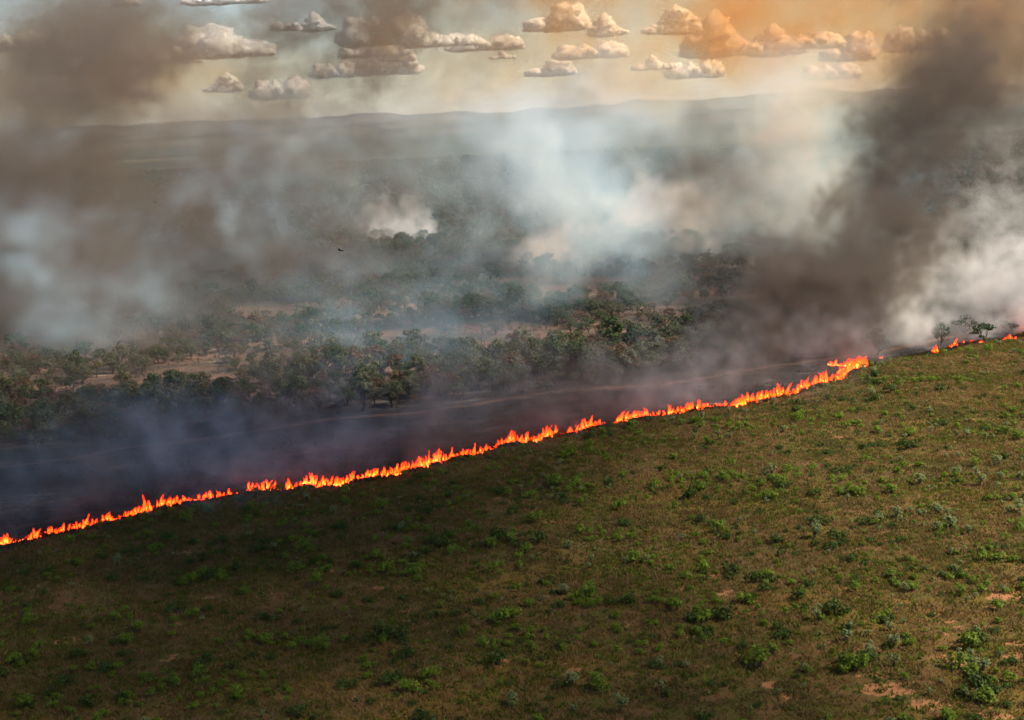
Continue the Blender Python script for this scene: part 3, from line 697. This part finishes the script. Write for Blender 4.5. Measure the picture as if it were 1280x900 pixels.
# birds gliding over the woodland
bird_mat = plain_material('bird_plumage', (0.012, 0.011, 0.010), (0.03, 0.027, 0.024), 9)
def bird(px, py, Yd, span, bank, yaw, lab):
    V = []; A = []
    e = tag(link(bpy.data.objects.new('soaring_bird', None)), lab, 'bird'); e.location = P(px, py, Yd); e.rotation_euler = (R(4), R(bank), R(yaw))
    v, f = tube([(0, -.26, 0), (0, -.2, 0), (0, -.05, .0), (0, .12, .0), (0, .2, .015), (0, .27, .02), (0, .32, .01)], [.01, .05, .085, .075, .045, .04, .008], 8)
    link(bpy.data.objects.new('body', mesh_np('bird_body', v * span, f, bird_mat, None, True)), e)
    tv = np.array([(-.03, -.2, 0), (.03, -.2, 0), (.11, -.43, .0), (.04, -.46, .0), (-.04, -.46, 0), (-.11, -.43, 0)]); tv = np.concatenate([tv, tv + [0, 0, .012]])
    tf = [(0, 1, 2), (0, 2, 3), (0, 3, 4), (0, 4, 5), (6, 8, 7), (6, 9, 8), (6, 10, 9), (6, 11, 10)]
    link(bpy.data.objects.new('tail', mesh_np('bird_tail', tv * span, tf, bird_mat)), e)
    for sgn in (-1, 1):
        st = [(.04, .14, -.12, 0), (.22, .17, -.12, .05), (.36, .12, -.13, .08), (.50, .0, -.09, .06)]; wv_ = []
        for x, a, b, z in st: wv_ += [(sgn * x, a, z), (sgn * x, (a + b) / 2, z + .02), (sgn * x, b, z), (sgn * x, (a + b) / 2, z - .006)]
        wf = [(i * 4 + k, i * 4 + (k + 1) % 4, (i + 1) * 4 + (k + 1) % 4, (i + 1) * 4 + k) for i in range(3) for k in range(4)] + [(12, 13, 14, 15)]
        link(bpy.data.objects.new('wing', mesh_np('bird_wing', np.array(wv_) * span, wf, bird_mat)), e)
bird(425.5, 313, 190, 1.25, 24, 60, 'dark soaring bird tilted over hazy woodland in light smoke')
bird(194, 252.5, 240, 1.1, -4, 80, 'tiny dark bird level above the grey smoke and far woodland')

# ---------------------------------------------------------------- smoke: density grids turned into volumes
def spectral(shape, beta, seed, stretch=(1, 1, 1), lo=0.0):
    r = np.random.default_rng(seed); f = np.fft.rfftn(r.standard_normal(shape).astype(np.float32))
    k = np.sqrt((np.fft.fftfreq(shape[0])[:, None, None] * stretch[0]) ** 2 + (np.fft.fftfreq(shape[1])[None, :, None] * stretch[1]) ** 2 + (np.fft.rfftfreq(shape[2])[None, None, :] * stretch[2]) ** 2)
    k[0, 0, 0] = 1; f *= np.where(k < lo, 0, np.maximum(k, 1e-6) ** -beta); f[0, 0, 0] = 0
    n = np.fft.irfftn(f, shape, axes=(0, 1, 2)); return (n / n.std()).astype(np.float32)
class Smoke:
    def __init__(s, lo, hi, vox):
        s.lo = np.array(lo, float); s.vox = vox; s.n = np.ceil((np.array(hi) - s.lo) / vox).astype(int); s.D = np.zeros(s.n, np.float32)
        s.ax = [s.lo[i] + vox * np.arange(s.n[i]) for i in range(3)]
    def puff(s, c, rad, od):
        """soft ball of smoke; od = optical depth through its middle along the view"""
        c = np.asarray(c, float); rad = np.asarray(rad, float); sl = []; e = []
        for i in range(3):
            a = int(np.clip((c[i] - 2.3 * rad[i] - s.lo[i]) / s.vox, 0, s.n[i])); b = int(np.clip((c[i] + 2.3 * rad[i] - s.lo[i]) / s.vox + 1, 0, s.n[i]))
            if b <= a: return
            sl.append(slice(a, b)); e.append(np.exp(-((s.ax[i][a:b] - c[i]) / rad[i]) ** 2).astype(np.float32))
        s.D[tuple(sl)] += (od / (1.77 * rad[1])) * e[0][:, None, None] * e[1][None, :, None] * e[2][None, None, :]
    def warp(s, amp, beta, seed, stretch=(1, 1, 1), lo=0.0):
        idx = np.meshgrid(*[np.arange(k, dtype=np.float32) for k in s.n], indexing='ij'); q = []
        for i in range(3):
            w = idx[i] + amp / s.vox * spectral(tuple(s.n), beta, seed + i, stretch, lo); q.append(np.clip(w, 0, s.n[i] - 1.001))
        f = [a.astype(np.int32) for a in q]; t = [a - b for a, b in zip(q, f)]; D = s.D; o = 0
        for dx in (0, 1):
            for dy in (0, 1):
                for dz in (0, 1):
                    o = o + D[f[0] + dx, f[1] + dy, f[2] + dz] * ((t[0] if dx else 1 - t[0]) * (t[1] if dy else 1 - t[1]) * (t[2] if dz else 1 - t[2]))
        s.D = o.astype(np.float32)
    def texture(s, amp, beta, seed, stretch=(1, 1, 1), lo=0.0):
        s.D *= np.clip(1 + amp * spectral(tuple(s.n), beta, seed, stretch, lo), 0, 4)
    def erode(s, thr, gain, beta, seed, lo=.04):
        t = thr * np.percentile(s.D[s.D > 1e-4], 95) * np.clip(1 + .9 * spectral(tuple(s.n), beta, seed, lo=lo), 0, 3)
        s.D = np.maximum(0, s.D - t.astype(np.float32)) * gain
    def finish(s, cut=2e-4):
        z = s.ax[2]; s.D *= np.clip((z + .5) / 1.5, 0, 1)[None, None, :]
        for ax in (0, 1, 2):                                     # fade to nothing at the sides of the box
            n = s.n[ax]; w = np.clip(np.minimum(np.arange(n) if ax < 2 or s.lo[2] > 1 else n, n - 1 - np.arange(n)) / 6.0, 0, 1); sh = [1, 1, 1]; sh[ax] = n
            s.D *= w.reshape(sh).astype(np.float32)
        s.D[s.D < cut] = 0; return s.D
def smoke_object(name, S, mat, label):
    D = S.finish(); nx, ny, nz = D.shape; lo = S.lo; vox = float(S.vox)
    me = bpy.data.meshes.new(name); me.vertices.add(D.size)
    a = me.attributes.new('puff', 'FLOAT', 'POINT'); a.data.foreach_set('value', np.ascontiguousarray(D.transpose(2, 1, 0).ravel(), dtype=np.float32))
    me.materials.append(mat)
    ob = tag(link(bpy.data.objects.new(name, me)), label, None, None, 'stuff')
    ng, gi, go = gn_group(name); N = ng.nodes.new; L = ng.links.new
    pos = N('GeometryNodeInputPosition'); sep = N('ShaderNodeSeparateXYZ'); L(pos.outputs[0], sep.inputs[0])
    def mth(op, *v):
        m = N('ShaderNodeMath'); m.operation = op
        for i, q in enumerate(v):
            if isinstance(q, float): m.inputs[i].default_value = q
            else: L(q, m.inputs[i])
        return m.outputs[0]
    ix = [mth('ROUND', mth('DIVIDE', mth('SUBTRACT', sep.outputs[i], float(lo[i])), vox)) for i in range(3)]
    idx = mth('ADD', mth('MULTIPLY_ADD', mth('MULTIPLY_ADD', ix[2], float(ny), ix[1]), float(nx), ix[0]), .25)
    na = N('GeometryNodeInputNamedAttribute'); na.data_type = 'FLOAT'; na.inputs['Name'].default_value = 'puff'
    si = N('GeometryNodeSampleIndex'); si.data_type = 'FLOAT'; si.domain = 'POINT'; si.clamp = True
    L(gi.outputs[0], si.inputs['Geometry']); L(na.outputs[0], si.inputs['Value']); L(idx, si.inputs['Index'])
    vc = N('GeometryNodeVolumeCube'); L(si.outputs[0], vc.inputs['Density'])
    vc.inputs['Min'].default_value = tuple(lo); vc.inputs['Max'].default_value = tuple(lo[i] + (D.shape[i] - 1) * vox for i in range(3))
    for i, k in enumerate('XYZ'): vc.inputs['Resolution ' + k].default_value = D.shape[i]
    sm = N('GeometryNodeSetMaterial'); sm.inputs['Material'].default_value = mat
    L(vc.outputs[0], sm.inputs[0]); L(sm.outputs[0], go.inputs[0])
    ob.modifiers.new('volume', 'NODES').node_group = ng
    return ob
def smoke_material(name, scat, absb, g=0.0):
    """scat / absb: scattering and absorption per unit of density, per colour"""
    s = NT(name); d = s.attr('density')
    a = s.n('ShaderNodeVolumeScatter'); a.inputs['Color'].default_value = (*scat, 1); a.inputs['Anisotropy'].default_value = g; s.put(a.inputs['Density'], d)
    m = max(absb); b = s.n('ShaderNodeVolumeAbsorption'); b.inputs['Color'].default_value = tuple(1 - v / m for v in absb) + (1,); s.put(b.inputs['Density'], s.math('MULTIPLY', d, m))
    ad = s.n('ShaderNodeAddShader'); s.t.links.new(a.outputs[0], ad.inputs[0]); s.t.links.new(b.outputs[0], ad.inputs[1])
    return s.vol(ad.outputs[0])
def gdepth(px, py):
    d = ray(px, py); return 1e9 if d[2] >= -1e-4 else -CAMZ / d[2] * d[1]
def add(S, px, py, Yd, rpx, od, asp=(1, 1.4, 1.15), free=False):
    Yd = Yd if free else min(Yd, gdepth(px, py) * .97); k = rpx / FPX * Yd
    S.puff(P(px, py, Yd), (k * asp[0], k * asp[1], k * asp[2]), od)
def path(S, pts, n, jit=.35, seed=0):
    """plume along (px, py, depth, radius px, optical depth)"""
    r = np.random.default_rng(seed + 50); pts = np.array(pts, float)
    for q in np.linspace(0, len(pts) - 1, n):
        v = [np.interp(q, np.arange(len(pts)), pts[:, k]) for k in range(5)]
        rr = v[3] * r.uniform(.45, .85); add(S, v[0] + r.normal() * v[3] * jit, v[1] + r.normal() * v[3] * jit * .8, v[2] + r.normal() * 3, rr, v[4] * r.uniform(.4, 1.4) * 2.2 * len(pts) / n)

DARK = smoke_material('dark_smoke', (.155, .130, .120), (.62, .66, .72))
BROWN = smoke_material('brown_smoke', (.20, .172, .158), (.55, .60, .67))
AMBER = smoke_material('amber_smoke', (.33, .225, .135), (.10, .40, .78))
GREY = smoke_material('grey_smoke', (.43, .445, .475), (.42, .41, .40))
WHITE = smoke_material('white_smoke', (.95, .94, .93), (.03, .04, .05), .1)
BLUE = smoke_material('thin_blue_smoke', (.50, .77, 1.0), (.0, .0, .01))

# black smoke boiling off the flame front and its big leaning plume
S = Smoke((12, 160, 0), (126, 272, 72), .75)
path(S, [(1078, 452, 184, 13, 3.4), (1074, 430, 190, 20, 3.4), (1072, 400, 196, 30, 3.2), (1082, 340, 201, 46, 3.0), (1104, 275, 207, 54, 2.8), (1140, 205, 215, 64, 2.4), (1190, 135, 224, 82, 1.6), (1245, 60, 234, 95, 1.2), (1300, -40, 246, 115, 1.0)], 100, seed=1)
path(S, [(966, 478, 174, 9, 3.4), (966, 452, 178, 18, 3.0), (985, 405, 186, 34, 2.6), (1020, 345, 193, 42, 2.4), (1065, 290, 200, 50, 1.2)], 50, seed=2)
path(S, [(790, 458, 178, 22, .4), (850, 442, 182, 30, .6), (905, 415, 188, 38, .9), (965, 365, 196, 44, 1.1), (1030, 300, 205, 46, .8)], 50, seed=3)
S.warp(4.0, 2.1, 11, lo=.015); S.warp(2.0, 1.7, 15, lo=.045); S.warp(.8, 1.4, 17, lo=.1); S.erode(.16, 1.35, 1.3, 18); S.texture(.5, 1.4, 19, lo=.03)
smoke_object('dark_plume', S, DARK, 'tall black plume of smoke leaning away from the end of the flame front')
S = Smoke((-78, 105, 0), (62, 208, 28), .8)
path(S, [(600, 540, 160, 14, .7), (640, 520, 166, 28, .6), (700, 490, 172, 38, .5), (780, 450, 178, 40, .5)], 26, seed=4)
for x_, y_, r_, o_ in [(200, 470, 46, .55), (120, 480, 50, .6), (40, 470, 50, .6), (280, 460, 44, .5), (360, 470, 40, .45), (60, 540, 40, .5), (180, 530, 36, .5), (300, 510, 36, .5), (112, 636, 8, 1.1), (108, 618, 13, 1.1), (118, 602, 16, .8), (85, 634, 9, .8), (190, 632, 8, .7), (212, 622, 9, .7), (296, 602, 14, .6), (440, 586, 12, 1.0), (430, 572, 16, .7), (545, 560, 14, 1.0), (560, 540, 22, .7), (640, 540, 16, .9), (660, 520, 26, .6),
                       (690, 528, 14, .9), (740, 512, 22, .7), (600, 528, 30, .5), (770, 500, 26, .5), (830, 490, 24, .6), (890, 480, 20, .7), (965, 468, 8, 1.6), (20, 650, 12, .6), (250, 560, 40, .4), (350, 540, 40, .35), (130, 560, 40, .35), (60, 590, 36, .4)]:
    add(S, x_, y_, gdepth(x_, y_) * .94, r_, o_)
S.warp(3.0, 2.1, 211, lo=.02); S.warp(1.5, 1.6, 215, lo=.06); S.texture(.7, 1.4, 219, lo=.03)
smoke_object('dark_smoke', S, DARK, 'dark puffs of smoke boiling up along the flame front')

# grey smoke hugging the ground behind the flames
S = Smoke((-75, 105, 0), (92, 225, 24), .75)
r = np.random.default_rng(77); fl = resample(fire, 1.0)
for i, b_ in enumerate(fl):
    q = i / len(fl); st = np.clip(.10 + 1.0 * q ** 1.3 + .40 * waves(np.array([b_[0]]), np.array([0.0]), 90, 14)[0] * (.3 + q), .05, 1.5)
    for k in range(4):
        age = r.uniform(.2, 10); rad = .6 + .26 * age
        S.puff((b_[0] + .35 * age + r.normal() * .6, b_[1] + 1.0 + 1.1 * age, .3 + .60 * age), (rad, rad * 1.3, rad), st * (.075 if q < .72 else .055) * r.uniform(.1, 2.0))
for x_, y_, r_, o_ in [(1040, 440, 14, 1.0), (1046, 425, 14, .8), (880, 488, 22, .8), (860, 500, 16, .8), (800, 505, 26, .6), (720, 520, 22, .5), (500, 560, 26, .6), (560, 565, 18, .6), (470, 575, 18, .7), (900, 470, 20, .4), (560, 530, 40, .35), (330, 590, 24, .3)]:
    add(S, x_, y_, gdepth(x_, y_) * .97, r_, o_)
S.warp(3.0, 1.9, 31, lo=.02); S.warp(1.3, 1.5, 35, lo=.08); S.texture(.75, 1.3, 39, lo=.03)
smoke_object('grey_smoke', S, GREY, 'wispy grey smoke trailing low behind the flame front')

S = Smoke((-78, 108, 0), (30, 192, 18), 1.0)
r = np.random.default_rng(78)
for k in range(90):
    x_ = r.uniform(-60, 560); lo_ = np.interp(x_, [0, 300, 600], [665, 608, 558]); hi_ = np.interp(x_, [0, 300, 600], [560, 530, 500]); y_ = r.uniform(hi_, lo_)
    add(S, x_, y_, gdepth(x_, y_) * .96, r.uniform(12, 30), r.uniform(.02, .20), (1.3, 1.2, .8))
S.warp(4, 2.0, 231, lo=.02); S.warp(1.6, 1.5, 235, lo=.07); S.texture(.8, 1.4, 239, lo=.03)
smoke_object('low_blue_smoke', S, BLUE, 'thin blue smoke lying over the charred ground behind the flames')

# white bank of smoke behind the burning trees
S = Smoke((40, 170, 0), (126, 262, 62), .85)
for x_, y_, r_, o_ in [(1125, 425, 18, 1.8), (1145, 405, 24, 1.6), (1165, 418, 20, 1.5), (1190, 400, 26, 1.3), (1215, 385, 30, 1.0), (1245, 395, 26, 1.4), (1268, 380, 28, 1.6), (1290, 390, 30, 1.6), (1160, 372, 22, 1.0), (1195, 350, 36, .7), (1245, 335, 40, .6), (1280, 310, 45, .6),
                       (1225, 290, 45, .45), (1255, 240, 45, .35), (1235, 195, 40, .35), (1205, 320, 30, .6), (1270, 180, 40, .3), (1300, 340, 40, 1), (1320, 250, 50, .4)]:
    add(S, x_, y_ - 4, 214 if x_ > 1180 else 208, r_, o_, (1, 1.0, 1.15), True)
S.warp(2.6, 2.0, 131, lo=.02); S.warp(1.5, 1.6, 135, lo=.07); S.erode(.20, 1.15, 1.3, 138); S.texture(.5, 1.4, 139, lo=.03)
smoke_object('white_smoke', S, WHITE, 'bright white bank of smoke behind the trees at the burning edge')

# thinner brown columns standing over the plain behind
S = Smoke((-165, 200, 0), (130, 385, 86), 1.75)
r = np.random.default_rng(5)
for k in range(60):                                               # general brown pall over the woodland, thickest on the left
    x_ = 640 + r.uniform(-760, 240); y_ = r.uniform(170, 500)
    add(S, x_, y_, r.uniform(235, 360), r.uniform(50, 90), .5 * np.clip(1.25 - (x_ / 560), .05, 1) * r.uniform(.4, 1.6), (.9, 1.2, 1.25)) if y_ < 360 or r.uniform() < .35 else None
for x_, y_, r_, o_ in [(30, 320, 90, 1.4), (15, 420, 80, 1.2), (70, 250, 90, 1.1), (125, 90, 70, 1.3), (110, 20, 110, 1.0), (178, 130, 40, 1.1), (60, 150, 80, 1.0), (-30, 90, 90, .9), (310, 265, 60, 1.3), (300, 310, 70, .9), (330, 225, 40, .7), (350, 340, 60, .6), (410, 200, 40, 1.1), (430, 130, 50, 1.1), (420, 60, 50, 1.1), (480, 10, 90, 1.0), (545, 205, 45, .5), (600, 240, 40, .5),
                       (655, 208, 32, .5), (700, 110, 36, .3), (930, 200, 45, 1.6), (895, 215, 36, 1.2), (970, 235, 36, 1.3), (850, 300, 45, .8), (775, 290, 26, .7), (950, 330, 55, .8),
                       (200, 450, 60, .8), (240, 490, 55, 1.0), (90, 500, 60, .8), (730, 425, 55, .8), (800, 385, 60, .7), (520, 110, 60, .5), (640, 40, 60, .3), (480, 420, 60, .4), (130, 390, 60, .9), (400, 480, 60, .6), (300, 420, 50, .6), (160, 230, 50, .6), (60, 60, 70, .8), (150, 50, 50, .9), (160, 150, 40, .6), (100, 120, 60, .7), (450, 95, 45, .7), (520, 30, 60, .7), (425, 20, 45, .8), (440, 165, 40, .7), (20, 200, 60, .6), (600, 10, 60, .4), (780, 75, 30, .9), (770, 30, 40, .7), (410, 175, 26, .5)]:
    if y_ < 165: o_ *= 1.7
    if o_ > 0: add(S, x_, y_, 285 + 45 * math.sin(x_ * .9 + y_), r_ * .85, o_ * 1.35, (.9, 1.2, 1.25))
S.warp(8, 2.2, 51, (1, 1, .6), .012); S.warp(6, 1.7, 55, (1, 1, .6), .035); S.warp(2.2, 1.4, 57, (1, 1, .7), .1); S.erode(.14, 1.35, 1.4, 58, .03); S.texture(.6, 1.4, 59, (1, 1, .5), .02)
smoke_object('brown_smoke', S, BROWN, 'thin brown smoke columns standing over the woodland and across the sky')

# amber smoke spread across the sky from the top of the plume
S = Smoke((-150, 230, 33), (180, 400, 98), 2.5)
r = np.random.default_rng(12)
for k in range(60):
    x_ = r.uniform(-40, 1150); add(S, x_, 160 - .0445 * x_ - r.uniform(8, 40), r.uniform(270, 360), r.uniform(30, 60), r.uniform(.06, .26), (1.5, 1.2, .6))
for x_, y_, r_, o_ in [(765, 75, 26, 1.1), (880, 85, 60, .4), (1000, 80, 60, .5), (600, 25, 60, .7), (680, 20, 60, .7), (820, 20, 60, .7), (700, 95, 60, .35), (750, 5, 80, 1.2), (680, 30, 60, .8), (720, 55, 50, .6), (800, 40, 55, .8), (860, 50, 55, .8), (940, 55, 60, .8), (620, 40, 55, .6), (560, 40, 55, .7), (500, 40, 50, .8), (440, 60, 45, .5), (1000, 50, 60, .7), (870, 0, 100, .8), (1060, 45, 100, 1.2), (1180, 30, 120, 1.4), (1240, 110, 80, 1.4), (1000, 20, 90, 1.0), (1120, 110, 55, 1.0), (1150, -30, 120, 1.2), (1290, 30, 100, 1.4), (930, 60, 70, .5), (1000, 70, 60, .4), (840, 70, 60, .35), (660, 0, 60, .4), (1150, 70, 60, .6)]:
    add(S, x_, y_, 310 + 40 * math.sin(x_ + y_), r_ * .85, o_, (.95, 1.2, 1.1))
S.warp(8, 2.2, 151, (1, 1, .8), .012); S.warp(4.5, 1.7, 155, (1, 1, .8), .05); S.texture(.5, 1.6, 159, (1, 1, .8), .02)
S.D *= 1.12
smoke_object('amber_smoke', S, AMBER, 'amber smoke spread across the upper sky from the tall plume')

# thin blue white smoke over the burning woodland
S = Smoke((-170, 182, 0), (165, 425, 86), 2.1)
r = np.random.default_rng(14)
for k in range(60):
    x_ = r.uniform(150, 1000); y_ = r.uniform(300, 480); add(S, x_, y_, gdepth(x_, y_) * .9, r.uniform(24, 50), r.uniform(.06, .34), (1.3, 1.1, .8))
for x_, y_, r_, o_ in [(725, 225, 70, 2.2), (1040, 215, 70, 2.6), (1010, 165, 45, 1.6), (880, 180, 50, .8), (680, 175, 60, .8), (620, 215, 60, .7), (780, 240, 50, .8), (300, 150, 40, 1.0), (365, 130, 40, 1.2), (340, 80, 40, .7), (370, 170, 34, 1.1), (520, 170, 65, .8), (265, 215, 55, .7), (405, 250, 36, 1.1), (120, 330, 55, .5), (185, 300, 55, .6), (590, 120, 70, .2), (880, 250, 55, .9), (1000, 265, 50, 1.0),
                       (960, 285, 46, .9), (430, 320, 40, .5), (250, 350, 50, .5), (800, 170, 70, .7), (930, 150, 60, .7), (860, 130, 60, .3), (1060, 250, 50, .8), (620, 290, 60, .4), (100, 180, 60, .4), (560, 70, 60, .12), (1140, 230, 50, .5)]:
    add(S, x_, y_, (262 if o_ > 1.2 else 340) + 30 * math.sin(x_ * 1.3 + y_), r_ * .9, o_, (.9, 1.2, 1.2))
for x_, y_, r_, o_ in [(110, 340, 34, .45), (190, 300, 38, .5), (170, 260, 28, .4), (255, 345, 34, .5), (265, 220, 32, .6), (400, 240, 26, 1.0), (90, 200, 28, .5), (440, 330, 28, .6), (370, 140, 24, 1.0), (390, 90, 18, .8), (300, 180, 28, .8), (215, 250, 22, .6), (60, 390, 30, .5)]:
    add(S, x_, y_, 232, r_, o_, (.8, 1.0, 1.5))
S.warp(6, 2.2, 71, (1, 1, .7), .012); S.warp(4.5, 1.7, 75, (1, 1, .8), .05); S.warp(2.0, 1.5, 77, (1, 1, .7), .09); S.erode(.10, 1.25, 1.4, 78, .03); S.texture(.6, 1.4, 79, (1, 1, .6), .02)
smoke_object('pale_blue_smoke', S, BLUE, 'pale blue smoke drifting over the smouldering woodland')

# small white columns where the woodland still smoulders
S = Smoke((-70, 330, 0), (95, 570, 42), 1.7)
for x_, y_, r_, o_ in [(700, 306, 16, 3.0), (712, 300, 10, 3.0), (672, 308, 18, 1.0), (815, 265, 22, 1.6), (795, 262, 14, 1.3), (745, 292, 16, 1.1), (890, 302, 8, 3.0), (855, 282, 30, 1.0), (490, 285, 15, 1.2), (482, 272, 18, .8), (830, 285, 20, .9)]:
    add(S, x_, y_, gdepth(x_, y_ + 12) * .95, r_ * .85, o_ * 2.6)
S.warp(5, 2.0, 251, lo=.02); S.warp(2.2, 1.6, 255, lo=.07); S.texture(.6, 1.5, 259, lo=.03)
smoke_object('smouldering_smoke', S, WHITE, 'small white puffs of smoke rising from the smouldering woodland')

# smoke layer out of view, added overhead to shade the left of the slope
S = Smoke((-120, -140, 62), (210, 165, 168), 5.0)
r = np.random.default_rng(6)
for k in range(90):
    S.puff((r.uniform(-110, 130), r.uniform(-110, 125), r.uniform(105, 126)), (30, 30, 9), 1.0)
S.warp(12, 2.0, 171, lo=.02)
col = S.D.sum(2) * S.vox; shx = S.ax[0] - 100                     # shx: where its shadow falls on the slope
S.D *= (4.6 * np.clip((18 - shx) / 72, 0, 1)[:, None] / np.maximum(col, .06 * col.max()))[:, :, None].astype(np.float32)
S.texture(.22, 1.8, 179)
smoke_object('shade_smoke', S, DARK, 'unseen layer of dark smoke added overhead to shade the slope')

print('script', round(time.time() - T0, 1))
